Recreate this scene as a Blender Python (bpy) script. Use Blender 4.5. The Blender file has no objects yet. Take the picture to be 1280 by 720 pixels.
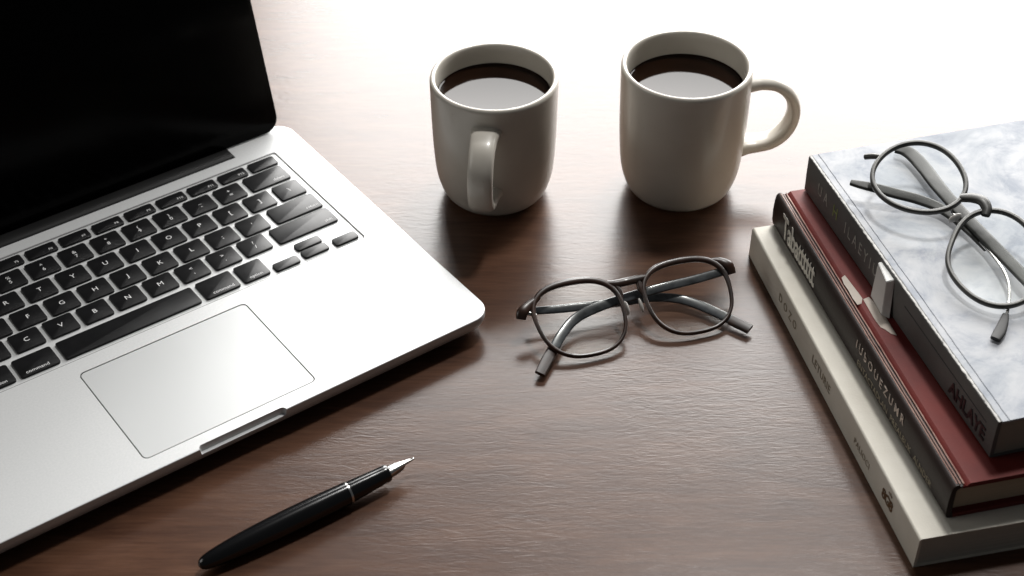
import bpy, bmesh, math, random
import numpy as np
from mathutils import Vector, Matrix
random.seed(7)
S = 0.001                      # everything below is written in millimetres
PI = math.pi
scene = bpy.context.scene
col = scene.collection

# ------------------------------------------------------------------ camera
F_PX, PITCH, CAM_H = 2103.0, 0.69363, 586.7
FW = np.array([0, math.cos(PITCH), -math.sin(PITCH)])
RT = np.array([1.0, 0, 0]); UPV = np.cross(RT, FW)
def at(x, y, z):               # pixel of the 1280x720 photo -> point in mm at height z
    d = FW + RT*(x-640)/F_PX + UPV*(360-y)/F_PX
    return Vector(d*((z-CAM_H)/d[2])) + Vector((0, 0, CAM_H))
cam = bpy.data.cameras.new('camera'); co = bpy.data.objects.new('camera', cam); col.objects.link(co)
co.location = (0, 0, CAM_H*S); co.rotation_euler = (PI/2-PITCH, 0, 0)
cam.sensor_width = 36; cam.lens = F_PX/1280*36; cam.clip_start = 0.02; cam.clip_end = 60
cam.dof.use_dof = True; cam.dof.focus_distance = 0.86; cam.dof.aperture_fstop = 13
scene.camera = co

# ------------------------------------------------------------------ materials
class Nodes:
    def __init__(s, name):
        s.m = bpy.data.materials.new(name); s.m.use_nodes = True
        s.t = s.m.node_tree; s.b = s.t.nodes['Principled BSDF']; s.out = s.t.nodes['Material Output']
    def n(s, kind, **kw):
        o = s.t.nodes.new(kind)
        for k, v in kw.items(): setattr(o, k, v)
        return o
    def l(s, a, b): s.t.links.new(a, b)
    def coords(s, scale=(1, 1, 1), rot=(0, 0, 0), space='Object'):
        tc = s.n('ShaderNodeTexCoord'); mp = s.n('ShaderNodeMapping')
        mp.inputs['Scale'].default_value = scale; mp.inputs['Rotation'].default_value = rot
        s.l(tc.outputs[space], mp.inputs['Vector']); return mp.outputs['Vector']
    def noise(s, vec, scale, detail=4, rough=.55, dist=0.0):
        o = s.n('ShaderNodeTexNoise'); o.inputs['Scale'].default_value = scale
        o.inputs['Detail'].default_value = detail; o.inputs['Roughness'].default_value = rough
        o.inputs['Distortion'].default_value = dist; s.l(vec, o.inputs['Vector']); return o.outputs['Fac']
    def ramp(s, fac, stops):
        o = s.n('ShaderNodeValToRGB'); e = o.color_ramp.elements
        while len(e) < len(stops): e.new(.5)
        for k, (p, c) in enumerate(stops):
            e[k].position = p; e[k].color = (*c, 1) if len(c) == 3 else c
        s.l(fac, o.inputs['Fac']); return o.outputs['Color']
    def math(s, op, a, b=None):
        o = s.n('ShaderNodeMath', operation=op)
        for k, v in enumerate((a, b)):
            if v is None: continue
            if isinstance(v, (int, float)): o.inputs[k].default_value = v
            else: s.l(v, o.inputs[k])
        return o.outputs[0]
    def bump(s, h, strength, dist=.001, prev=None):
        o = s.n('ShaderNodeBump'); o.inputs['Strength'].default_value = strength
        o.inputs['Distance'].default_value = dist; s.l(h, o.inputs['Height'])
        if prev is not None: s.l(prev, o.inputs['Normal'])
        s.l(o.outputs['Normal'], s.b.inputs['Normal']); return o.outputs['Normal']
    def set(s, **kw):
        names = dict(color='Base Color', rough='Roughness', metal='Metallic', spec='Specular IOR Level',
                     coat='Coat Weight', coat_rough='Coat Roughness', ior='IOR', sss='Subsurface Weight')
        for k, v in kw.items():
            i = s.b.inputs[names[k]]
            if hasattr(v, 'node'): s.l(v, i)
            else: i.default_value = (*v, 1) if isinstance(v, tuple) else v
        return s
def plain(name, c, rough, metal=0.0, var=.12, scale=60, bump=0.0, coat=0.0, coat_rough=.1, spec=.5):
    k = Nodes(name); v = k.coords()
    f = k.noise(v, scale, 5)
    k.set(color=k.ramp(f, [(.3, tuple(x*(1-var) for x in c)), (.7, tuple(min(1, x*(1+var)) for x in c))]),
          metal=metal, coat=coat, coat_rough=coat_rough, spec=spec)
    r = k.n('ShaderNodeMapRange'); k.l(k.noise(v, scale*.4, 3), r.inputs[0])
    r.inputs[1].default_value = .25; r.inputs[2].default_value = .75
    r.inputs[3].default_value = rough*.88; r.inputs[4].default_value = min(1, rough*1.12)
    k.l(r.outputs[0], k.b.inputs['Roughness'])
    if bump: k.bump(k.noise(v, scale*12, 3), bump, .0004)
    return k.m

def table_material():
    k = Nodes('dark_wood_varnish')
    v = k.coords((1, 1, 1))
    vw = k.coords((16, 90, 40), (0, 0, .05))
    grain = k.noise(vw, 1.0, 6, .6, .6)
    vf = k.coords((45, 520, 100), (0, 0, -.04))
    fine = k.noise(vf, 1.0, 3, .55, .3)
    big = k.noise(v, 3.5, 3)
    c1 = k.ramp(grain, [(.25, (.050, .020, .010)), (.55, (.080, .035, .018)), (.8, (.112, .054, .030))])
    mx = k.n('ShaderNodeMix', data_type='RGBA', blend_type='MULTIPLY'); mx.inputs['Factor'].default_value = .45
    k.l(c1, mx.inputs['A']); k.l(k.ramp(fine, [(.35, (.55, .5, .5)), (.6, (1, 1, 1))]), mx.inputs['B'])
    k.set(color=mx.outputs['Result'], spec=.5)
    r = k.n('ShaderNodeMapRange'); k.l(big, r.inputs[0]); r.inputs[3].default_value = .23; r.inputs[4].default_value = .30
    k.l(r.outputs[0], k.b.inputs['Roughness'])
    # wrinkled pores: short ridges running across, irregular
    vb = k.coords((75, 330, 200), (0, 0, .03))
    w1 = k.noise(vb, 1.0, 2, .5, 1.6)
    vb2 = k.coords((190, 520, 200), (0, 0, -.10))
    w2 = k.noise(vb2, 1.0, 2, .5, 1.0)
    patch = k.ramp(k.noise(v, 9, 3), [(.36, (.25, .25, .25)), (.62, (1, 1, 1))])
    hsum = k.math('ADD', k.math('MULTIPLY', w1, 1.0), k.math('MULTIPLY', w2, .45))
    ridge = k.math('MULTIPLY', hsum, patch)
    k.bump(ridge, .15, .0006)
    return k.m

def aluminium():
    k = Nodes('brushed_aluminium'); v = k.coords()
    f = k.noise(v, 900, 2)
    k.set(color=k.ramp(f, [(.3, (.60, .61, .61)), (.7, (.65, .655, .655))]), metal=.42, spec=.5)
    r = k.n('ShaderNodeMapRange'); k.l(k.noise(v, 7, 3), r.inputs[0]); r.inputs[3].default_value = .40; r.inputs[4].default_value = .48
    k.l(r.outputs[0], k.b.inputs['Roughness'])
    k.bump(k.noise(v, 2600, 2), .05, .0002)
    return k.m

def ceramic():
    k = Nodes('glazed_ceramic'); v = k.coords()
    c = k.ramp(k.noise(v, 26, 4), [(.3, (.51, .475, .415)), (.7, (.57, .535, .475))])
    sp = k.ramp(k.noise(v, 420, 2), [(.70, (1, 1, 1)), (.80, (.72, .66, .58))])
    mx = k.n('ShaderNodeMix', data_type='RGBA', blend_type='MULTIPLY'); mx.inputs['Factor'].default_value = .6
    k.l(c, mx.inputs['A']); k.l(sp, mx.inputs['B'])
    k.set(color=mx.outputs['Result'], rough=.36, spec=.5, coat=.25, coat_rough=.12)
    k.bump(k.noise(v, 60, 3), .10, .0006)
    return k.m

def coffee_mat():
    k = Nodes('black_coffee'); v = k.coords()
    k.set(color=k.ramp(k.noise(v, 30, 2), [(.3, (.008, .0035, .002)), (.7, (.014, .006, .003))]), rough=.035, spec=.15)
    k.bump(k.noise(v, 28, 1), .015, .001)
    return k.m

def lens_mat(tint=(.985, .99, .985), refl=.03):
    k = Nodes('spectacle_lens'); t = k.t
    t.nodes.remove(k.b)
    tr = k.n('ShaderNodeBsdfTransparent'); tr.inputs['Color'].default_value = (*tint, 1)
    gl = k.n('ShaderNodeBsdfGlossy'); gl.inputs['Roughness'].default_value = .09
    gl.inputs['Color'].default_value = (.92, .97, 1, 1)
    fr = k.n('ShaderNodeFresnel'); fr.inputs['IOR'].default_value = 1.5
    mx = k.n('ShaderNodeMixShader')
    geo = k.n('ShaderNodeNewGeometry')
    front = k.math('SUBTRACT', 1.0, geo.outputs['Backfacing'])
    smudge = k.n('ShaderNodeMapRange'); k.l(k.noise(k.coords(), 110, 4), smudge.inputs[0])
    smudge.inputs[1].default_value = .35; smudge.inputs[2].default_value = .7
    smudge.inputs[3].default_value = .6; smudge.inputs[4].default_value = 1.5
    k.l(k.math('MULTIPLY', k.math('MULTIPLY', fr.outputs[0], k.math('MULTIPLY', front, smudge.outputs[0])), refl), mx.inputs[0])
    k.l(tr.outputs[0], mx.inputs[1]); k.l(gl.outputs[0], mx.inputs[2])
    k.l(mx.outputs[0], k.out.inputs['Surface'])
    return k.m

def pages(c0, c1):
    k = Nodes('paper_page_edges'); v = k.coords((6, 6, 3200))
    f = k.noise(v, 1.0, 2, .6)
    k.set(color=k.ramp(f, [(.3, c0), (.65, c1)]), rough=.9, spec=.2)
    k.bump(f, .5, .0006)
    return k.m

def marbled():
    k = Nodes('marbled_paper_cover'); v = k.coords()
    a = k.noise(v, 17, 7, .66, 1.2); b = k.noise(v, 46, 6, .7, .5)
    c = k.ramp(a, [(.33, (.24, .26, .295)), (.43, (.32, .34, .37)), (.52, (.40, .41, .43)), (.66, (.47, .475, .485))])
    d = k.ramp(b, [(.36, (.58, .62, .70)), (.5, (.92, .93, .95)), (.62, (1, 1, 1))])
    mx = k.n('ShaderNodeMix', data_type='RGBA', blend_type='MULTIPLY'); mx.inputs['Factor'].default_value = .8
    k.l(c, mx.inputs['A']); k.l(d, mx.inputs['B'])
    k.set(color=mx.outputs['Result'], rough=.60, spec=.25)
    k.bump(b, .25, .0006)
    return k.m

def leather(name, c0, c1, rough, wear=None, scale=30):
    k = Nodes(name); v = k.coords()
    base = k.ramp(k.noise(v, scale, 6, .6), [(.3, c0), (.7, c1)])
    if wear:
        mx = k.n('ShaderNodeMix', data_type='RGBA')
        k.l(k.ramp(k.noise(k.coords((30, 120, 60)), 6, 6, .75), [(.60, (0, 0, 0)), (.68, (1, 1, 1))]), mx.inputs['Factor'])
        k.l(base, mx.inputs['A']); mx.inputs['B'].default_value = (*wear, 1); base = mx.outputs['Result']
    k.set(color=base, rough=rough, spec=.35)
    k.bump(k.noise(v, 900, 3), .25, .0003)
    return k.m

M = dict(
    table=table_material(), alu=aluminium(), ceramic=ceramic(), coffee=coffee_mat(),
    lens=lens_mat(), key=plain('black_key_plastic', (.006, .006, .0065), .34, var=.2, scale=200, spec=.3),
    legend=plain('key_legend_print', (.62, .62, .62), .6), well=plain('keyboard_well_metal', (.62, .63, .63), .5, .8),
    screen=plain('black_screen_glass', (.001, .001, .001), .16, var=.1, scale=8, spec=.05),
    gasket=plain('black_rubber', (.008, .008, .008), .6), hinge=plain('black_hinge_plastic', (.006, .006, .006), .5, spec=.15),
    pad=plain('glass_trackpad', (.55, .56, .56), .43, .36, var=.02, scale=12),
    trim=plain('trim_line', (.16, .16, .16), .6), gap=plain('dark_gap', (.05, .05, .05), .6), notch=plain('anodised_recess', (.30, .30, .28), .5, .8),
    black_pen=plain('black_lacquer', (.003, .003, .0035), .18, var=.2, coat=.25, coat_rough=.05),
    steel=plain('polished_steel', (.72, .71, .69), .22, 1.0, var=.05), dark_steel=plain('dark_steel', (.20, .19, .18), .35, .9),
    tortoise=plain('brown_acetate', (.024, .0105, .006), .30, var=.7, scale=110, coat=.15, coat_rough=.08),
    smoke=plain('smoky_grey_acetate', (.045, .048, .052), .22, var=.55, scale=160, coat=.4),
    smoke2=plain('dark_grey_acetate', (.022, .022, .019), .42, var=.45, scale=130, spec=.25),
    gunmetal=plain('gunmetal_rim', (.032, .031, .027), .38, .2, var=.4, scale=90),
    pad_clear=plain('clear_silicone', (.45, .43, .40), .25),
    cream=leather('cream_card', (.58, .545, .47), (.68, .65, .575), .55), cream_print=plain('faded_gold_print', (.30, .26, .19), .6),
    logo=plain('brown_emblem_ink', (.13, .075, .035), .6),
    brown=leather('dark_brown_bookcloth', (.013, .008, .007), (.026, .015, .012), .5),
    red=leather('red_bookcloth', (.095, .009, .007), (.165, .016, .011), .62, wear=None),
    redridge=leather('worn_red_ridge', (.20, .075, .055), (.42, .27, .22), .5),
    torn=leather('torn_paper', (.42, .36, .31), (.58, .52, .46), .85),
    silver_print=plain('silver_foil_print', (.62, .60, .54), .5, .1, var=.35, scale=300),
    dull_print=plain('rubbed_foil_print', (.55, .46, .40), .5, .1, var=.5, scale=400),
    grey=leather('grey_bookcloth', (.088, .089, .086), (.135, .136, .13), .6),
    grey_print=plain('pale_grey_print', (.34, .34, .31), .6, var=.4, scale=300), green_print=plain('olive_print', (.22, .27, .08), .6),
    dark_print=plain('dark_print', (.018, .018, .020), .35), marble=marbled(),
    cover_edge=plain('cut_cover_edge', (.50, .49, .47), .8, var=.3, scale=200),
    paper_tan=pages((.36, .29, .20), (.56, .47, .35)), paper_grey=pages((.24, .215, .175), (.38, .345, .29)),
    paper_cream=pages((.36, .34, .29), (.54, .51, .45)), tab=plain('white_card', (.62, .62, .60), .6, var=.06),
)

# ------------------------------------------------------------------ helpers
def tag(o, label, cat, group=None):
    o['label'] = label; o['category'] = cat
    if group: o['group'] = group
    return o
def thing(name, loc, label, cat, rot=0.0, group=None):
    o = bpy.data.objects.new(name, None); col.objects.link(o)
    o.empty_display_size = .01
    o.location = Vector(loc)*S; o.rotation_euler = (0, 0, rot); return tag(o, label, cat, group)
def finish(name, bm, mat, parent=None, origin=None, smooth=30, frame=None):
    """bm vertices in mm. frame: matrix (mm) from the parent's space to the object; parent space = plain local."""
    bmesh.ops.remove_doubles(bm, verts=bm.verts, dist=1e-4)
    bmesh.ops.recalc_face_normals(bm, faces=bm.faces)
    if origin is not None: bmesh.ops.translate(bm, verts=bm.verts, vec=-Vector(origin))
    bmesh.ops.scale(bm, verts=bm.verts, vec=(S, S, S))
    me = bpy.data.meshes.new(name); bm.to_mesh(me); bm.free()
    for m in (mat if isinstance(mat, list) else [mat]): me.materials.append(m)
    if smooth:
        me.shade_smooth()
        try: me.set_sharp_from_angle(angle=math.radians(smooth))
        except Exception: pass
    o = bpy.data.objects.new(name, me); col.objects.link(o)
    if parent: o.parent = parent
    if origin is not None: o.location = Vector(origin)*S
    return o
def rrect(x0, x1, y0, y1, r, n=6):
    out = []
    for cx, cy, a in ((x1-r, y0+r, -PI/2), (x1-r, y1-r, 0), (x0+r, y1-r, PI/2), (x0+r, y0+r, PI)):
        for k in range(n+1):
            t = a + PI/2*k/n; out.append((cx+r*math.cos(t), cy+r*math.sin(t)))
    return out
def loft(bm, rings, cap=True, closed=True):
    vs = [[bm.verts.new(p) for p in ring] for ring in rings]
    n = len(vs[0])
    for a, b in zip(vs[:-1], vs[1:]):
        for k in range(n if closed else n-1):
            bm.faces.new((a[k], a[(k+1) % n], b[(k+1) % n], b[k]))
    if cap: bm.faces.new(vs[0][::-1]); bm.faces.new(vs[-1])
    return vs
def slab(bm, x0, x1, y0, y1, r, levels, n=6):
    """levels: list of (z, inset)"""
    loft(bm, [[(x, y, z) for x, y in rrect(x0+i, x1-i, y0+i, y1-i, max(.05, r-i), n)] for z, i in levels])
def lathe(bm, prof, n=96, centre=(0, 0, 0)):
    rings = []
    for r, z in prof:
        rings.append([(centre[0]+r*math.cos(2*PI*k/n), centre[1]+r*math.sin(2*PI*k/n), centre[2]+z) for k in range(n)])
    loft(bm, rings, cap=False)
def smooth_prof(pts, n=8, closed=False):
    """Catmull-Rom through points of any dimension"""
    P = [np.array(p, float) for p in pts]; out = []; m = len(P)
    rng = range(m) if closed else range(m-1)
    for i in rng:
        if closed: a, b, c, d = P[i-1], P[i], P[(i+1) % m], P[(i+2) % m]
        else: a, b, c, d = P[max(i-1, 0)], P[i], P[i+1], P[min(i+2, m-1)]
        for k in range(n):
            t = k/n
            out.append(.5*((2*b)+(c-a)*t+(2*a-5*b+4*c-d)*t*t+(3*b-a-3*c+d)*t**3))
    if not closed: out.append(P[-1])
    return out
def sweep(bm, pts, up, w, h, closed=False, n=16, e=2.6):
    """superellipse section: half width w across, half height h along up"""
    P = [Vector(p) for p in pts]; m = len(P); rings = []
    for i in range(m):
        t = (P[(i+1) % m]-P[i-1]) if closed else (P[min(i+1, m-1)]-P[max(i-1, 0)])
        t.normalize(); u = Vector(up[i]) if isinstance(up, list) else Vector(up)
        s = t.cross(u).normalized(); u2 = s.cross(t).normalized()
        ww = w[i] if hasattr(w, '__len__') else w; hh = h[i] if hasattr(h, '__len__') else h
        ring = []
        for k in range(n):
            a = 2*PI*k/n; c, d = math.cos(a), math.sin(a)
            ring.append(P[i]+s*(ww*math.copysign(abs(c)**(2/e), c))+u2*(hh*math.copysign(abs(d)**(2/e), d)))
        rings.append(ring)
    if closed: rings.append(rings[0])
    loft(bm, rings, cap=not closed)
_texts = {}
def text(name, s, size, mat, parent, origin, xdir, ydir, depth=.06, stretch=1.0, shear=0.0, bold=0.0, spacing=1.0, align='CENTER'):
    cu = bpy.data.curves.new('t', 'FONT'); cu.body = s; cu.size = size; cu.extrude = depth; cu.offset = bold
    cu.align_x = align; cu.align_y = 'CENTER'; cu.shear = shear; cu.space_character = spacing; cu.resolution_u = 2
    tmp = bpy.data.objects.new('t', cu); col.objects.link(tmp)
    dg = bpy.context.evaluated_depsgraph_get()
    me = bpy.data.meshes.new_from_object(tmp.evaluated_get(dg)); me.name = name
    bpy.data.objects.remove(tmp); bpy.data.curves.remove(cu)
    x = Vector(xdir).normalized(); y = Vector(ydir).normalized(); z = x.cross(y).normalized(); y = z.cross(x)
    R = Matrix((x, y, z)).transposed().to_4x4()
    me.transform(Matrix.Scale(S, 4) @ R @ Matrix.Diagonal((stretch, 1, 1, 1)))
    me.materials.clear(); me.materials.append(mat)
    o = bpy.data.objects.new(name, me); col.objects.link(o); o.parent = parent
    o.location = Vector(origin)*S; return o

# ------------------------------------------------------------------ table
bm = bmesh.new()
slab(bm, -1150, 1150, 120, 1500, 12, [(-30, 2), (-28, 0), (-1.5, 0), (0, 1.5)], 5)
table = finish('tabletop', bm, M['table']); table['kind'] = 'structure'
bm = bmesh.new()

# ------------------------------------------------------------------ laptop
TH = 0.62774; E1 = Vector((math.cos(TH), math.sin(TH), 0)); E2 = Vector((-math.sin(TH), math.cos(TH), 0))
KO = Vector((-129.6, 795.9, 0))            # right end of the number row
DU, DV = -126.0, -66.0                     # laptop base centre in keyboard coordinates
LX0, LX1, LY0, LY1 = -274.5-DU, 22.3-DU, -173.5-DV, 45-DV
lap = thing('laptop', KO+E1*DU+E2*DV, 'open silver laptop with black keys and dark screen, standing left of the mugs and pen', 'laptop', TH)
def L(u, v, z): return Vector((u-DU, v-DV, z))
DECK = 14.5
def boolean(o, cutter):
    md = o.modifiers.new('b', 'BOOLEAN'); md.object = cutter; md.operation = 'DIFFERENCE'; md.solver = 'EXACT'
    dg = bpy.context.evaluated_depsgraph_get()
    me = bpy.data.meshes.new_from_object(o.evaluated_get(dg)); o.modifiers.clear(); o.data = me
    bpy.data.objects.remove(cutter)
bm = bmesh.new()
slab(bm, LX0, LX1, LY0, LY1, 11.5, [(1.6, 14), (2.2, 8), (3.4, 5.2), (5.2, 3.0), (7.5, 1.3), (10, .2), (11, 0), (13.9, 0), (14.3, .15), (14.5, .55)], 10)
base = finish('base', bm, M['alu'], None, smooth=0)
WX0, WX1, WY0, WY1 = -277+1-DU, 2.2-DU, -80.3-DV, 20.5-DV
WX0 = max(WX0, LX0+3)
def cutter(levels, x0, x1, y0, y1, r, n=5):
    b = bmesh.new(); slab(b, x0, x1, y0, y1, r, levels, n); return finish('c', b, M['gap'], smooth=0)
boolean(base, cutter([(DECK-.55, 0), (DECK+5, 0)], WX0, WX1, WY0, WY1, 1.5))
PX0, PX1, PY0, PY1 = -174.2-DU, -79.3-DU, -164.4-DV, -90.3-DV
boolean(base, cutter([(DECK-1.2, 0), (DECK+5, 0)], PX0, PX1, PY0, PY1, 3))
boolean(base, cutter([(DECK-3.6, 0), (DECK+5, -1.6)], -149-DU, -102.8-DU, -180-DV, -171.6-DV, 1.6))
boolean(base, cutter([(DECK-5.5, 0), (DECK+5, 0)], -272-DU, -19.3-DU, 28.8-DV, 60-DV, .4))
base.data.materials.clear(); base.data.materials.append(M['alu'])
base.data.shade_smooth()
try: base.data.set_sharp_from_angle(angle=math.radians(24))
except Exception: pass
base.parent = lap
bm = bmesh.new(); slab(bm, PX0+.62, PX1-.6, PY0+.5, PY1-.62, 2.7, [(DECK-1.1, 0), (DECK-.2, 0), (DECK-.08, .12)], 6)
finish('trackpad', bm, M['pad'], lap)
bm = bmesh.new(); slab(bm, PX0+.03, PX1-.03, PY0+.03, PY1-.03, 2.9, [(DECK-1.18, 0), (DECK-.9, 0)], 6)
finish('trackpad_gap', bm, M['gap'], lap)
for sx in (LX0+22, LX1-22):
    for sy in (LY0+20, LY1-22):
        bm = bmesh.new(); lathe(bm, [(0, 0), (7, 0), (7.5, .6), (7.5, 2.2), (0, 2.2)], 24, (sx, sy, 0)); finish('rubber_foot', bm, M['gasket'], lap)

def key_mesh(w, d, tall=1.25):
    bm = bmesh.new()
    slab(bm, -w/2, w/2, -d/2, d/2, 1.5, [(-tall, 0), (-.22, 0), (-.06, .10), (0, .32)], 4)
    for v in bm.verts:                       # slight dish
        if v.co.z > -.02: v.co.z -= 0
    return bm
ZK = DECK+.72
_kd = {}
def key(u, v, w=16.3, d=14.7, leg=None, size=4.6, lo=None):
    kk = (w, d)
    if kk not in _kd:
        bm = key_mesh(w, d); bmesh.ops.scale(bm, verts=bm.verts, vec=(S, S, S))
        me = bpy.data.meshes.new('key'); bm.to_mesh(me); bm.free(); me.materials.append(M['key']); me.shade_smooth()
        try: me.set_sharp_from_angle(angle=math.radians(35))
        except Exception: pass
        _kd[kk] = me
    o = bpy.data.objects.new('key', _kd[kk]); col.objects.link(o); o.parent = lap; o.location = L(u, v, ZK)*S
    if leg:
        off = lo or (0, 0)
        text('legend', leg, size, M['legend'], o, (off[0], off[1], .02), (1, 0, 0), (0, 1, 0), depth=.025)
    return o
for k, s in enumerate(['', 'F12', 'F11', 'F10', 'F9', 'F8', 'F7', 'F6', 'F5', 'F4', 'F3', 'F2', 'F1', 'esc']):
    if -10-19.85*k < -265: break
    key(-10.1-19.7*k, 13.1, 17.2, 8.6, s or None, 2.5, (4.8, -1.6))
key(-15.2, -.6, 25.2, 14.4, 'delete', 2.9, (6, -4))
for k, s in enumerate(['+\n=', '_\n-', ')\n0', '(\n9', '*\n8', '&\n7', '^\n6', '%\n5', '$\n4', '#\n3', '@\n2']):
    key(-39.2-19.03*k, -1.0, 16.3, 14.5, s, 3.7)
for k, s in enumerate(['\\', ']', '[', 'P', 'O', 'I', 'U', 'Y', 'T', 'R', 'E', 'W', 'Q']):
    key(-10.3-19.03*k, -17.8, 16.3, 14.5, s)
key(-16.6, -34.9, 29.6, 14.5, 'return', 2.9, (9, -4))
for k, s in enumerate(["'", ';', 'L', 'K', 'J', 'H', 'G', 'F', 'D', 'S', 'A']):
    key(-43.3-19.03*k, -34.7, 16.3, 14.5, s)
key(-20.6, -51.5, 37.6, 14.2, 'shift', 2.9, (14, -4))
for k, s in enumerate(['?\n/', '>\n.', '<\n,', 'M', 'N', 'B', 'V', 'C', 'X', 'Z']):
    key(-51.4-19.0*k, -51.1, 16.3, 14.5, s, 4.6 if len(s) == 1 else 3.7)
key(-7.9, -75.0, 14.6, 6.6); key(-26.8, -66.6, 15.6, 6.2); key(-26.8, -74.2, 15.6, 6.6); key(-45.1, -75.0, 15.2, 6.6)
key(-63.4, -69.6, 15.8, 15.0, 'option', 3.0, (0, -4.9))
key(-84.0, -69.6, 20.4, 15.2, 'command', 3.2, (1, -4.9))
key(-135.6, -69.8, 77.2, 14.8)
key(-187.6, -69.8, 21.2, 14.8, 'command', 3.2, (-1, -4.9))
key(-208.8, -69.8, 16.2, 14.8, 'option', 3.0, (0, -4.9))
key(-228.0, -69.8, 16.2, 14.8, 'control', 3.0, (0, -4.9))
bm = bmesh.new()
def ring_(i, z): return [(x, y, z) for x, y in rrect(WX0+i, WX1-i, WY0+i, WY1-i, 1.5, 5)]
loft(bm, [ring_(.03, DECK-.5), ring_(.03, DECK-.12), ring_(.75, DECK-.3), ring_(.75, DECK-.5), ring_(.03, DECK-.5)], cap=False)
finish('keyboard_trim', bm, M['trim'], lap)
# hinge barrel in the recess
bm = bmesh.new()
pts = [L(-272, 37.4, 11.2), L(-19.6, 37.4, 11.2)]
sweep(bm, pts, (0, 0, 1), 7.9, 3.9, n=24, e=2.6)
finish('hinge', bm, M['hinge'], lap)
# lid, tilted back
AL = math.radians(76)
HP = L(0, 38.6, 14.2)
def lidp(u, s, n):   # u along, s up the lid, n towards the user
    return Vector((u-DU, HP.y+math.cos(AL)*s - math.sin(AL)*n, HP.z+math.sin(AL)*s+math.cos(AL)*n))
def lid_slab(name, x0, x1, s0, s1, r, lv, mat):
    bm = bmesh.new()
    loft(bm, [[lidp(x, y, n) for x, y in rrect(x0+i, x1-i, s0+i, s1-i, max(.1, r-i), 8)] for n, i in lv])
    return finish(name, bm, mat, lap)
LU0, LU1 = -270, 16.2
lid_slab('lid_shell', LU0, LU1, 1.2, 205, 9, [(-5.2, 5), (-4.6, 2.2), (-3.4, .6), (-2.2, .4)], M['alu'])
lid_slab('lid_gasket', LU0-.1, LU1+.1, 1.0, 205.2, 9, [(-2.2, .3), (-.9, 0), (-.35, 0), (-.25, .1)], M['gasket'])
lid_slab('screen', LU0+.1, LU1-.1, 1.2, 205, 8.9, [(-.25, 0), (-.05, 0), (.05, .2)], M['screen'])

# ------------------------------------------------------------------ mugs and coffee
def mug(cx, cy, R, H, az, level, zt, zb, reach, label, clabel):
    t = thing('mug', (cx, cy, 0), label, 'mug', 0, 'white ceramic mugs of black coffee')
    outer = [(0, .9), (.50*R, .9), (.60*R, .5), (.665*R, 0), (.71*R, .25), (.765*R, 1.5), (.835*R, 4.8), (.89*R, 10), (.935*R, 17), (.960*R, 26), (.978*R, 38), (.990*R, 52), (1.0*R, H-6), (R, H-2.2)]
    bm = bmesh.new()
    o2 = [tuple(p) for p in smooth_prof(outer[3:], 4)]
    rim = [(R-.35, H-.8), (R-1.1, H-.15), (R-1.9, H), (R-2.6, H-.35), (R-3.1, H-1.4)]
    inner = [(R-3.4, H-5), (R-3.7, H-20), (.972*R-4, 38), (.948*R-4.2, 26), (.90*R-4.5, 15), (.80*R-4.5, 8), (.6*R, 5.2), (0, 4.8)]
    lathe(bm, outer[:3]+o2+rim+inner, 128)
    finish('body', bm, M['ceramic'], t, smooth=60)
    d = Vector((math.cos(az), math.sin(az), 0))
    zm = (zt+zb)/2; hz = (zt-zb)/2
    prof = [(R-3.4, zt-.4), (R+2, zt)]+[(R+7+(reach-7)*math.sin(q), zm+hz*math.cos(q)) for q in [PI*k/8 for k in range(0, 9)]]+[(R+1, zb-.6), (R*.955-3.4, zb-2.0)]
    P = [d*float(p[0])+Vector((0, 0, float(p[1]))) for p in smooth_prof(prof, 7)]
    side = Vector((-d.y, d.x, 0)); m = len(P)
    w = [7.0 + 2.6*(abs(k/(m-1)-.5)*2)**4 for k in range(m)]
    h = [3.55 + 1.3*(abs(k/(m-1)-.5)*2)**6 for k in range(m)]
    bm = bmesh.new()
    sweep(bm, P, side, h, w, n=28, e=2.5)
    finish('handle', bm, M['ceramic'], t, smooth=60)
    # the coffee: a filled volume with a meniscus
    ri = R-3.75
    c = thing_mesh = bmesh.new()
    lathe(c, [(0, 6), (.6*R, 6.4), (.82*R-5, 9), (.90*R-5, 15.5), (.948*R-4.5, 26), (.972*R-4.25, 38), (ri-.02, level+.9), (ri-.3, level+.55), (ri-1.0, level+.2), (ri-2.2, level), (0, level)], 96)
    o = finish('coffee', c, M['coffee'], None, origin=(0, 0, 0), smooth=40); o.location = Vector((cx, cy, 0))*S
    tag(o, clabel, 'coffee', 'coffee filling the mugs')
    return t
mug(-10.0, 796.3, 36.0, 78.4, math.radians(-97), 65.6, 64, 24, 25,
    'smaller off-white mug nearer the laptop, its handle turned towards the viewer', 'black coffee in the mug whose handle faces the viewer')
mug(97.7, 800.7, 36.8, 83.6, math.radians(3), 68.6, 71.0, 28.5, 26.5,
    'off-white mug nearer the books, its loop handle pointing right', 'black coffee in the mug whose handle points right')

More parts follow.
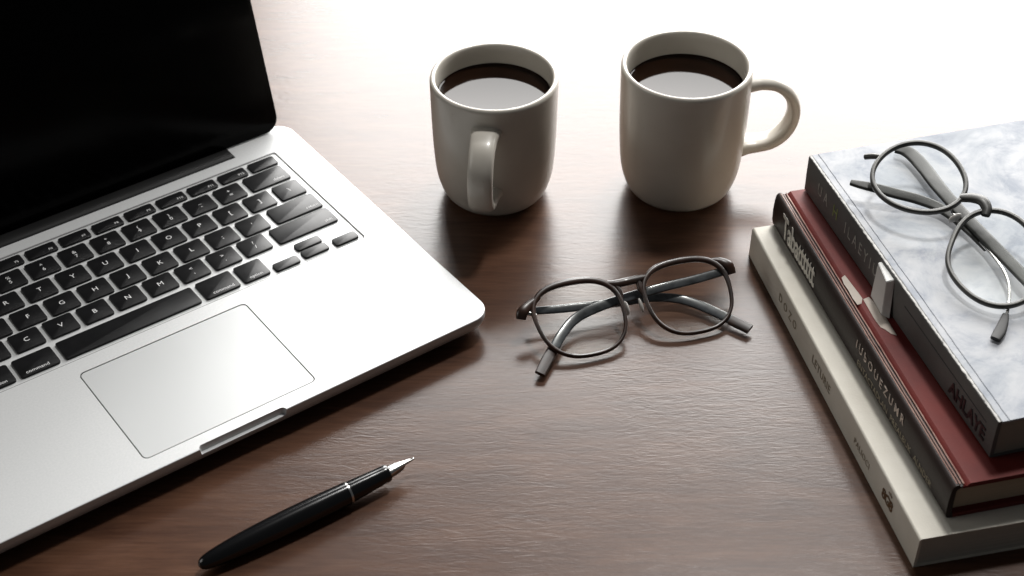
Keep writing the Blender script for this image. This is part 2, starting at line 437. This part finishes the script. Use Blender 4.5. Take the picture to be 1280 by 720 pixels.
# ------------------------------------------------------------------ pen
tail = Vector((-141.5, 503.5, 0)); tipd = Vector((95.5, 65.0, 0)).normalized(); PLEN = 114.5
pen = thing('fountain_pen', (-94, 536, 0), 'black uncapped fountain pen with steel nib lying in front of the laptop', 'pen')
off = Vector((-94, 536, 0))
def along(t, z): return tail+tipd*t+Vector((0, 0, z))-off
def turned(name, prof, mat, n=48):
    bm = bmesh.new(); side = tipd.cross(Vector((0, 0, 1))).normalized(); rings = []
    for t, r, z in prof:
        rings.append([along(t, z)+side*(r*math.cos(2*PI*k/n))+Vector((0, 0, r*math.sin(2*PI*k/n))) for k in range(n)])
    loft(bm, rings); return finish(name, bm, mat, pen, smooth=50)
body = [(0, .15, 5.0), (.5, 1.5, 5.0), (1.6, 2.6, 5.1), (4, 3.5, 5.2), (10, 4.4, 5.4), (22, 5.3, 5.7), (38, 5.85, 5.95), (55, 5.95, 6.1), (70, 5.7, 6.2), (77, 5.45, 6.3)]
body = [tuple(p) for p in smooth_prof(body, 4)]
turned('barrel', body, M['black_pen'])
turned('ring', [(77, 5.3, 6.3), (77.05, 5.62, 6.3), (78.1, 5.62, 6.3), (78.15, 5.3, 6.3)], M['steel'])
turned('section', [(78.15, 5.2, 6.3), (84, 5.0, 6.5), (92, 4.55, 6.8), (97.5, 4.3, 7.0), (98.8, 4.35, 7.0), (99.6, 4.1, 7.0)], M['black_pen'])
turned('feed', [(99.4, 2.9, 6.7), (104, 2.6, 6.9), (107.5, 2.0, 7.2), (108.8, 1.0, 7.5)], M['dark_steel'])
bm = bmesh.new(); side = tipd.cross(Vector((0, 0, 1))).normalized(); rings = []
for t, w, z in ((99.2, 3.0, 7.9), (101, 2.9, 8.1), (104, 2.45, 8.3), (107, 1.85, 8.45), (110, 1.2, 8.5), (113, .7, 8.5), (114.3, .42, 8.45)):
    top = [along(t, z+1.7*math.sqrt(max(0, 1-(k/6-1)**2*.99))*min(1, w/3)) + side*(w*(k/6-1)) for k in range(13)]
    bot = [p-Vector((0, 0, .45)) for p in top[::-1]]
    rings.append(top+bot)
loft(bm, rings); finish('nib', bm, M['steel'], pen, smooth=50)

bm = bmesh.new(); rings = []
for t, z in ((103.5, 9.93), (107, 9.55), (110, 9.2), (113.8, 8.95)):
    c = along(t, z); rings.append([c+side*.12+Vector((0, 0, -.3)), c+side*.12+Vector((0, 0, .14)), c-side*.12+Vector((0, 0, .14)), c-side*.12+Vector((0, 0, -.3))])
loft(bm, rings); finish('nib_slit', bm, M['gap'], pen, smooth=0)
# ------------------------------------------------------------------ books
class Book:
    """a along the spine from tail (near) to head, b from spine to fore edge"""
    def __init__(s, tail_pt, head_pt, z0, T, W, label):
        s.o = Vector((*tail_pt, 0)); s.a = (Vector((*head_pt, 0))-s.o); s.len = s.a.length; s.a.normalize()
        s.b = Vector((s.a.y, -s.a.x, 0)); s.z0, s.T, s.W = z0, T, W
        s.t = thing('book', s.o+Vector((0, 0, z0)), label, 'book', 0, 'books in the stack')
    def p(s, a, b, z): return s.a*a+s.b*b+Vector((0, 0, z))
    def extr(s, name, prof, a0, a1, mat, bev=0, smooth=35, steps=1, rough=0.0):
        bm = bmesh.new(); rings = []
        for k in range(steps+1):
            a = a0+(a1-a0)*k/steps
            j = (random.uniform(-rough, rough) if rough else 0)
            rings.append([s.p(a, b+j, z) for b, z in prof])
        loft(bm, rings)
        if bev: bmesh.ops.bevel(bm, geom=[e for e in bm.edges if len(e.link_faces) == 2 and e.calc_face_angle() > .9], offset=bev, segments=2, affect='EDGES', profile=.5)
        return finish(name, bm, mat, s.t, smooth=smooth)
    def write(s, name, st, a, z, size, mat, b=-.05, **kw):
        return text(name, st, size, mat, s.t, s.p(a, b, z), -s.a, Vector((0, 0, 1)), **kw)

# bottom: cream paperback
b1 = Book((182.3, 507.0), (132.3, 735.0), 0, 18.6, 158, 'thick cream book at the bottom of the stack, tan lettering on its spine')
Ln = b1.len
b1.extr('spine', [(0, .5), (0, 0), (1.6, 0), (1.6, 18.6), (1.3, 18.6), (.7, 18.2), (.35, 17.2)], 0, Ln, M['cream'], smooth=40)
b1.extr('front_cover', [(1.6, 18.0), (1.6, 18.6), (158, 18.6), (158, 18.0)], 0, Ln, M['cream'])
b1.extr('back_cover', [(1.6, 0), (1.6, .6), (158, .6), (158, 0)], 0, Ln, M['cream'])
b1.extr('page_block', [(1.65, .6), (1.65, 18.0), (156.5, 18.0), (156.5, .6)], 1.1, Ln-1.1, M['paper_cream'])
b1.write('spine_lettering', 'D O Z O', 172, 9.0, 7.4, M['cream_print'], stretch=.9, spacing=1.05)
b1.write('spine_lettering', 'LETURIE', 122, 9.2, 7.2, M['cream_print'], stretch=.9, spacing=1.1)
b1.write('spine_lettering', 'PALIOCI', 66, 8.0, 5.2, M['cream_print'], stretch=.95, spacing=1.1)
b1.write('emblem', '8G8', 34, 8.6, 8.2, M['logo'], stretch=1.0, bold=.25, spacing=.78)
b1.write('spine_lettering', 'nlla', 32, 14.6, 3.0, M['logo'], stretch=1.0)

# middle: red hardback with a dark brown spine
Z2 = 18.75; T2 = 21.0
b2 = Book((196.4, 519.6), (143.9, 738.6), Z2, T2, 150, 'red hardback with dark brown lettered spine, in the middle of the stack')
Ln = b2.len
spine = [(3.2, 0), (1.2, .1), (.2, .9), (-.35, 4), (-.5, 10), (-.1, 16), (.5, 19.6), (1.4, 20.7), (2.6, 21.0), (3.6, 20.6), (3.6, 18.4), (3.0, 18.2), (2.4, 17), (2.4, 3), (3.2, 2.6)]
b2.extr('spine', spine, 0, Ln, M['brown'], smooth=50)
b2.extr('front_cover', [(5.4, 18.4), (5.4, 19.4), (6.2, 20.3), (6.9, 19.6), (7.6, 20.4), (8.6, 21.0), (150, 21.0), (150, 18.4)], 0, Ln, M['red'], smooth=25)
b2.extr('back_cover', [(3.25, 0), (3.25, 2.6), (150, 2.6), (150, 0)], 0, Ln, M['red'])
for k, (bb, zz, rr) in enumerate(((2.5, 20.85, .38), (4.1, 20.25, .36), (5.9, 20.15, .40))):
    bm = bmesh.new()
    P = [b2.p(1+(Ln-2)*q/60, bb+random.uniform(-.08, .08), zz+random.uniform(-.05, .05)) for q in range(61)]
    sweep(bm, P, (0, 0, 1), [rr*random.uniform(.75, 1.15) for _ in P], .42, n=8)
    finish('joint_ridge', bm, M['redridge'], b2.t)
b2.extr('joint_cloth', [(3.65, 18.5), (3.65, 19.7), (5.35, 19.7), (5.35, 18.5)], .2, Ln-.2, M['brown'])
b2.extr('page_block', [(2.45, 2.65), (1.2, 6), (.6, 10.5), (1.2, 15), (2.45, 18.35), (146, 18.35), (146, 2.65)], 3.2, Ln-3.2, M['paper_tan'], smooth=40)
b2.write('spine_title', 'Tabatttttt', 186, 10.6, 19.5, M['silver_print'], b=-.62, stretch=.66, bold=.45, shear=-.15, spacing=.92)
b2.write('spine_lettering', 'I U b O U E Z U M R', 79, 13.2, 7.2, M['dull_print'], b=-.50, stretch=.92, spacing=1.0, bold=.06)
b2.write('spine_lettering', 'ENTACTADLAN  PREALBUK  ALNDER', 60, 4.6, 5.2, M['cream_print'], b=-.50, stretch=1.0, spacing=1.0)
def patch(pts, label=None):
    bm = bmesh.new(); P = [b2.p(a, b, 0) for a, b in pts]
    loft(bm, [[p+Vector((0, 0, T2-.02)) for p in P], [p+Vector((0, 0, T2+.25)) for p in P]])
    return finish('torn_patch', bm, M['torn'], b2.t, smooth=0)
def b2ab(px, py, z=40):
    w = at(px, py, z)-b2.o; w.z = 0
    return (w.dot(b2.a), w.dot(b2.b))
patch([b2ab(*p) for p in ((1052, 347), (1056, 344), (1060, 349), (1066, 357), (1073, 366), (1078, 373), (1077, 379), (1072, 381), (1066, 373), (1060, 362), (1055, 355))])
patch([b2ab(*p) for p in ((1079, 374), (1086, 371), (1092, 377), (1098, 386), (1107, 396), (1113, 406), (1121, 419), (1114, 417), (1107, 412), (1101, 409), (1094, 400), (1087, 388))])

# top: grey-spined book with a marbled cover
Z3 = Z2+T2+.3; T3 = 22.6
b3 = Book((216.2, 537.0), (159.8, 741.4), Z3, T3, 150, 'grey-spined book with pale marbled cover, topmost of the stack')
Ln = b3.len
b3.extr('spine', [(0, .6), (.5, 0), (2, 0), (2, 22.6), (.9, 22.6), (.25, 22.2), (0, 21.4), (-.15, 11)], 0, Ln, M['grey'], smooth=40)
b3.extr('front_cover', [(2.02, 21.4), (2.02, 22.62), (5.0, 22.62), (5.35, 22.25), (5.7, 22.62), (150, 22.62), (150, 21.4)], -.3, Ln+.3, M['marble'], steps=60, rough=.12)
bm = bmesh.new()
P = [b3.p(Ln*q/150, .95+random.uniform(-.14, .10), 22.45+random.uniform(-.1, .05)) for q in range(151)]
sweep(bm, P, (0, 0, 1), [random.uniform(.35, .85) for _ in P], .28, n=8)
finish('scuffed_edge', bm, M['cover_edge'], b3.t)
b3.extr('back_cover', [(2.0, 0), (2.0, 1.0), (150, 1.0), (150, 0)], 0, Ln, M['grey'])
b3.extr('page_block', [(2.1, 1.0), (2.1, 21.35), (148, 21.35), (148, 1.0)], 1.0, Ln-1.0, M['paper_grey'])
b3.write('spine_lettering', 'U A', 190, 12, 10, M['grey_print'], b=-.26, stretch=.8)
b3.write('spine_lettering', 'H', 174, 12, 10.5, M['green_print'], b=-.26, stretch=.8)
b3.write('spine_lettering', 'I L A E Y I U', 142, 11.5, 10, M['grey_print'], b=-.26, stretch=.78)
b3.write('spine_lettering', 'AHLAYE', 24, 7.6, 10.5, M['dark_print'], b=-.2, stretch=.9, bold=.25, depth=.35)
b3.extr('spine_crease', [(-.30, 14.8), (-.05, 14.6), (-.05, 15.4)], 8, 92, M['dark_print'])

# white card block standing against the grey spine, on the red cover
zb = Z2+T2+.05
c0 = Vector((181.3, 651.0, 0)); 
blk = thing('card_block', (184, 641, zb), 'small white card block wedged against the grey book spine', 'card block')
bm = bmesh.new()
A = at(1088, 370, zb+.2); Bq = at(1112, 402, zb+.2); C_ = at(1097.8, 327.8, zb+21); D_ = at(1108, 352, zb+21)
inn = b3.b*5.2
def rel(v): return Vector(v)-Vector((184, 641, zb))
bot = [A, at(1102, 394, zb+.2), at(1112, 399, zb+.2), A+b3.b*2.2]; top = [C_, D_, at(1119, 349.5, zb+21), C_+b3.b*2.2]
loft(bm, [[rel(p) for p in bot], [rel(p) for p in top]])
bmesh.ops.bevel(bm, geom=list(bm.edges), offset=.3, segments=2, affect='EDGES')
finish('block', bm, M['tab'], blk, smooth=30)

# ------------------------------------------------------------------ spectacles
def fourier_outline(pts, order=4, n=96):
    P = np.array(pts); c = P.mean(0); d = P-c; th = np.arctan2(d[:, 1], d[:, 0]); r = np.hypot(d[:, 0], d[:, 1])
    A = [np.ones_like(th)]+[f(k*th) for k in range(1, order+1) for f in (np.cos, np.sin)]
    A = np.stack(A, 1); w = np.linalg.solve(A.T@A+np.diag([0]+[.02*k*k for k in range(1, order+1) for _ in (0, 1)]), A.T@r)
    t = np.linspace(0, 2*PI, n, endpoint=False)
    B = np.stack([np.ones_like(t)]+[f(k*t) for k in range(1, order+1) for f in (np.cos, np.sin)], 1)
    rr = B@w; return np.stack([c[0]+rr*np.cos(t), c[1]+rr*np.sin(t)], 1), t
def plane(A, ex, tilt):
    ex = Vector(ex).normalized(); hz = Vector((0, 0, 1)).cross(ex).normalized(); k = ex.cross(hz)
    ey = hz*math.cos(tilt)+k*math.sin(tilt); n = ex.cross(ey)
    if n.z < 0: n = -n
    return Vector(A), ex, ey, n
class Specs:
    def __init__(s, A, ex, tilt, base, label, half):
        s.A, s.ex, s.ey, s.n = plane(A, ex, tilt); s.half = half
        s.base = Vector(base); s.t = thing('eyeglasses', base, label, 'eyeglasses', 0, 'pairs of eyeglasses')
    def w(s, x, y, z=0):            # frame plane (wrapped slightly) -> local
        return s.A+s.ex*x+s.ey*y+s.n*z-s.base
    def loc(s, p): return Vector(p)-s.base
    def rim(s, pts, mat, wtop, wbot, depth, order=4):
        o, t = fourier_outline(pts, order)
        P = [s.w(x, y, 0) for x, y in o]
        ww = [wbot+(wtop-wbot)*max(0, math.sin(a))**1.3 for a in t]
        bm = bmesh.new(); sweep(bm, P, s.n, ww, depth, closed=True, n=14, e=3)
        finish('rim', bm, mat, s.t, smooth=45)
        bm = bmesh.new(); c = o.mean(0); rings = []
        for dz, sh in ((-.5, 0), (.5, 0)):
            pass
        N = len(o); f = [0, .35, .7, .9, 1.0]
        def ringz(k, z0): return [s.w(c[0]+(x-c[0])*k, c[1]+(y-c[1])*k, z0+.25*(1-k*k)) for x, y in o]
        rings = [ringz(k*.985+.001, .45) for k in f]+[ringz(k*.985+.001, -.45) for k in f[::-1]]
        loft(bm, rings, cap=False)
        finish('lens', bm, M['lens'], s.t, smooth=60)
        return o
    def bar(s, name, pts, mat, wid, dep, n=12, up=None, sm=6, e=2.6, parent=None):
        P = [Vector(p) for p in smooth_prof([tuple(p) for p in pts], sm)]; m = len(P)
        def ip(v):
            if not hasattr(v, '__len__'): return v
            return [float(np.interp(k/(m-1), np.linspace(0, 1, len(v)), v)) for k in range(m)]
        bm = bmesh.new(); sweep(bm, P, up or s.n, ip(wid), ip(dep), n=n, e=e)
        o = finish(name, bm, mat, s.t, smooth=50); return o

# --- pair on the table
g1 = Specs((35.2, 645.8, 3), (59.2, 18, 0), math.radians(24), (62, 665, 0), 'brown-framed eyeglasses lying folded on the table between mugs and pen', 55)
def panto(cx, cy, a, b, sgn):                # rounded panto lens, narrower below, flatter top
    out = []
    for q in range(64):
        t = 2*PI*q/64; c, d = math.cos(t), math.sin(t)
        x = a*math.copysign(abs(c)**(2/2.55), c); y = b*math.copysign(abs(d)**(2/2.55), d)
        out.append((cx+x*(1+.085*y/b)+sgn*.9*y/b, cy+y))
    return out
g1.rim(panto(7.0, 21.7, 23.6, 21.6, -.6), M['tortoise'], 1.9, 1.0, 1.35, 8); g1.rim(panto(67.6, 21.9, 23.4, 21.4, .6), M['tortoise'], 1.9, 1.0, 1.35, 8)
g1.bar('bridge', [g1.w(26.5, 38.2), g1.w(31.2, 37.0, .3), g1.w(36.8, 36.9, .6), (g1.w(42.5, 37.2, .3)), g1.w(48.5, 37.6)], M['tortoise'], [1.6, 2.3, 2.3, 2.3, 1.6], [1.25, 1.5, 1.6, 1.5, 1.25])
g1.bar('bridge_shoulder', [g1.w(30.6, 36), g1.w(31.6, 32), g1.w(31.6, 28)], M['tortoise'], [1.5, 1.7, .7], [1.4, 1.3, 1.0])
g1.bar('bridge_shoulder', [g1.w(43.4, 36), g1.w(43.2, 32), g1.w(43.6, 28)], M['tortoise'], [1.5, 1.7, .7], [1.4, 1.3, 1.0])
g1.bar('endpiece', [g1.w(-11.5, 38.0), g1.w(-17.5, 35.0), g1.w(-22.2, 31.6), g1.w(-23.6, 28.6, -2)], M['tortoise'], [1.2, 2.6, 3.1, 2.6], [1.2, 1.4, 1.6, 1.6])
g1.bar('endpiece', [g1.w(86.5, 40.0), g1.w(91.0, 38.2), g1.w(94.6, 34.8), g1.w(95.4, 30.6, -2)], M['tortoise'], [1.1, 2.4, 3.0, 2.6], [1.2, 1.4, 1.6, 1.6])
for x, dx in ((33.4, 1), (41.6, -1)):
    bm = bmesh.new()
    bmesh.ops.create_uvsphere(bm, u_segments=18, v_segments=12, radius=1)
    for v in bm.verts:
        p = v.co.copy(); v.co = g1.w(x-dx*.9*0+p.x*1.1+dx*p.z*.4, 23.5+p.y*4.2, -3.2+p.z*2.4)
    finish('nose_pad', bm, M['pad_clear'], g1.t, smooth=60)
def tz(s, lst): return [s.loc(at(x, y, z)) for x, y, z in lst]
Q = tz(g1, [(657, 389, 10.5), (690, 387, 9.5), (725, 383.5, 8.5), (775, 378, 7.6), (815, 372, 6.4), (850, 374, 5.4), (880, 384, 4.6), (910, 398, 4.0), (936, 411, 3.6)])
g1.bar('temple', Q, M['smoke'], [2.1, 2.3, 2.4, 2.4, 2.5, 2.7, 2.8, 2.8, 2.6], .85, n=16, e=4)
P_ = tz(g1, [(908, 338, 15.5), (870, 349, 13.2), (825, 360, 11.4), (780, 373, 10.6), (745, 385, 9.2), (720, 398, 7.4), (703, 417, 5.6), (690, 440, 4.2), (675, 466, 3.5)])
g1.bar('temple', P_, M['smoke'], [2.4, 2.5, 2.6, 2.7, 2.8, 2.8, 2.7, 2.7, 2.5], .85, n=16, e=4)
tp = tz(g1, [(913, 399.5, 4.15), (925, 405.5, 3.9), (937.5, 411.8, 3.6)])
g1.bar('temple_tip', tp, M['tortoise'], [3.05, 3.1, 2.9], 1.05, n=16, e=4)
tp = tz(g1, [(693, 434, 4.6), (684, 450, 4.0), (675, 467.5, 3.5)])
g1.bar('temple_tip', tp, M['tortoise'], [3.0, 3.1, 2.8], 1.05, n=16, e=4)
for a, b in (((-21.4, 32.6), (-15.2, 29.2)), ((92.6, 35.6), (86.8, 31.2))):
    g1.bar('hinge', [g1.w(*a, -2.2), g1.w(*b, -2.8)], M['steel'], 1.1, .7, n=10)

# --- pair on the books
ZT3 = Z3+T3
L1 = [(-12.5, -19.6), (-19.9, -11.1), (-24.1, .7), (-22.6, 10.5), (-17, 18.1), (-8.9, 22.1), (2.2, 22.5), (13.3, 18.8), (21.6, 12.2), (24.9, 5), (24.2, -4.2), (19.9, -13.1), (11.9, -19.6), (2.3, -22.5), (-5.6, -22.4)]
L2 = [(51.7, -19.4), (43.4, -11), (37.5, -.4), (35.3, 10.3), (37.3, 17.5), (44.5, 22.8), (53.7, 24.4), (64, 23.6), (74, 20.2), (82.5, 14), (88.6, 6), (92, -2), (57.6, -22.7), (66.4, -24.9), (76.7, -24.5), (85.4, -20.8), (90.2, -14.8), (92.9, -8)]
A2 = at(1148, 222, 80); B2 = at(1245, 322, 73)
g2 = Specs(A2, B2-A2, math.radians(10), (232, 672, ZT3), 'dark grey round eyeglasses resting on the marbled top book', 60)
g2.rim(L1, M['gunmetal'], 1.35, 1.3, 1.4, 4); g2.rim(L2, M['gunmetal'], 1.35, 1.3, 1.4, 4)
g2.bar('bridge', [g2.w(22.5, 9.0), g2.w(26.4, 13.8, .8), g2.w(31.2, 16.2, 1.4), g2.w(36.0, 15.2, .8), g2.w(38.8, 12.4, 0)], M['gunmetal'], [2.2, 2.9, 3.0, 2.8, 2.2], 1.6)
g2.bar('nose_pad_arm', [g2.w(24.0, 2), g2.w(27.0, 1.0, -2.5), g2.w(28.6, 3.0, -4)], M['steel'], .5, .5)
bm = bmesh.new(); bmesh.ops.create_uvsphere(bm, u_segments=18, v_segments=12, radius=1)
for v in bm.verts:
    p = v.co.copy(); v.co = g2.w(28.8+p.x*1.4, 2.0+p.y*4.0, -5+p.z*2.4)
finish('nose_pad', bm, M['pad_clear'], g2.t, smooth=60)
ta = tz(g2, [(1119, 186, 67), (1135, 190, 67), (1152, 206, 67.2), (1172, 232, 67.5), (1200, 264, 68), (1235, 300, 68.6), (1270, 336, 69.4), (1320, 388, 70.5)])
g2.bar('temple', ta, M['smoke2'], [2.6, 3.8, 4.0, 3.8, 3.4, 3.4, 3.4, 3.4], 1.1, n=16, e=4)
tb = tz(g2, [(1063, 228, 72.0), (1076, 231, 72.0), (1094, 235, 71.5), (1120, 242, 70), (1150, 250, 68), (1178, 262, 66.5), (1205, 284, 66), (1232, 312, 65.6)])
g2.bar('temple', tb, M['smoke2'], [1.6, 2.4, 3.0, 3.3, 3.2, 2.8, 1.8, 1.0], 1.0, n=16, e=4)
g2.bar('temple_wire', tz(g2, [(1225, 303, 66.2), (1240, 318, 67.4), (1254, 338, 68.0), (1261, 358, 67.2), (1261, 380, 65.8), (1257, 398, 65)]), M['steel'], .85, .7, n=10)
g2.bar('temple_tip', tz(g2, [(1257, 394, 65.2), (1254, 404, 65), (1249, 416, 64.6), (1244, 424, 64.3)]), M['gasket'], [1.6, 2.4, 2.9, 2.4], 1.2, n=16, e=3)
g2.bar('endpiece', [g2.w(-22.4, -7.5), g2.w(-26.2, -9.6, -1.6), g2.w(-29.5, -12, -3.6)], M['gunmetal'], [1.2, 1.7, 1.6], [1.3, 1.5, 1.4])

# ------------------------------------------------------------------ light
def area(name, loc, target, sx, sy, power, color):
    l = bpy.data.lights.new(name, 'AREA'); l.shape = 'RECTANGLE'; l.size = sx; l.size_y = sy; l.energy = power; l.color = color
    o = bpy.data.objects.new(name, l); col.objects.link(o); o.location = loc
    o.rotation_euler = (Vector(target)-Vector(loc)).to_track_quat('-Z', 'Y').to_euler(); return o
area('window_light', (.66, 2.35, .83), (.30, .3, .33), 2.2, 1.40, 134, (1.0, .988, .968))
area('side_fill', (-1.5, .55, .75), (.1, .62, .03), .9, .9, 5.0, (1.0, .97, .92))  # soft fill lamp added on the left to lift the book spines
area('key_light', (.42, 1.50, 1.98), (.05, .7, .0), .24, .24, 27, (1.0, .985, .96))  # compact key lamp added high behind, for crisper shadows
w = bpy.data.worlds.new('World'); scene.world = w; w.use_nodes = True
bg = w.node_tree.nodes['Background']; bg.inputs['Color'].default_value = (.93, .96, 1.0, 1); bg.inputs['Strength'].default_value = .05

scene.render.engine = 'CYCLES'
scene.view_settings.view_transform = 'Standard'; scene.view_settings.look = 'None'
scene.view_settings.exposure = 0; scene.view_settings.gamma = 1
scene.render.resolution_x = 1024; scene.render.resolution_y = 576
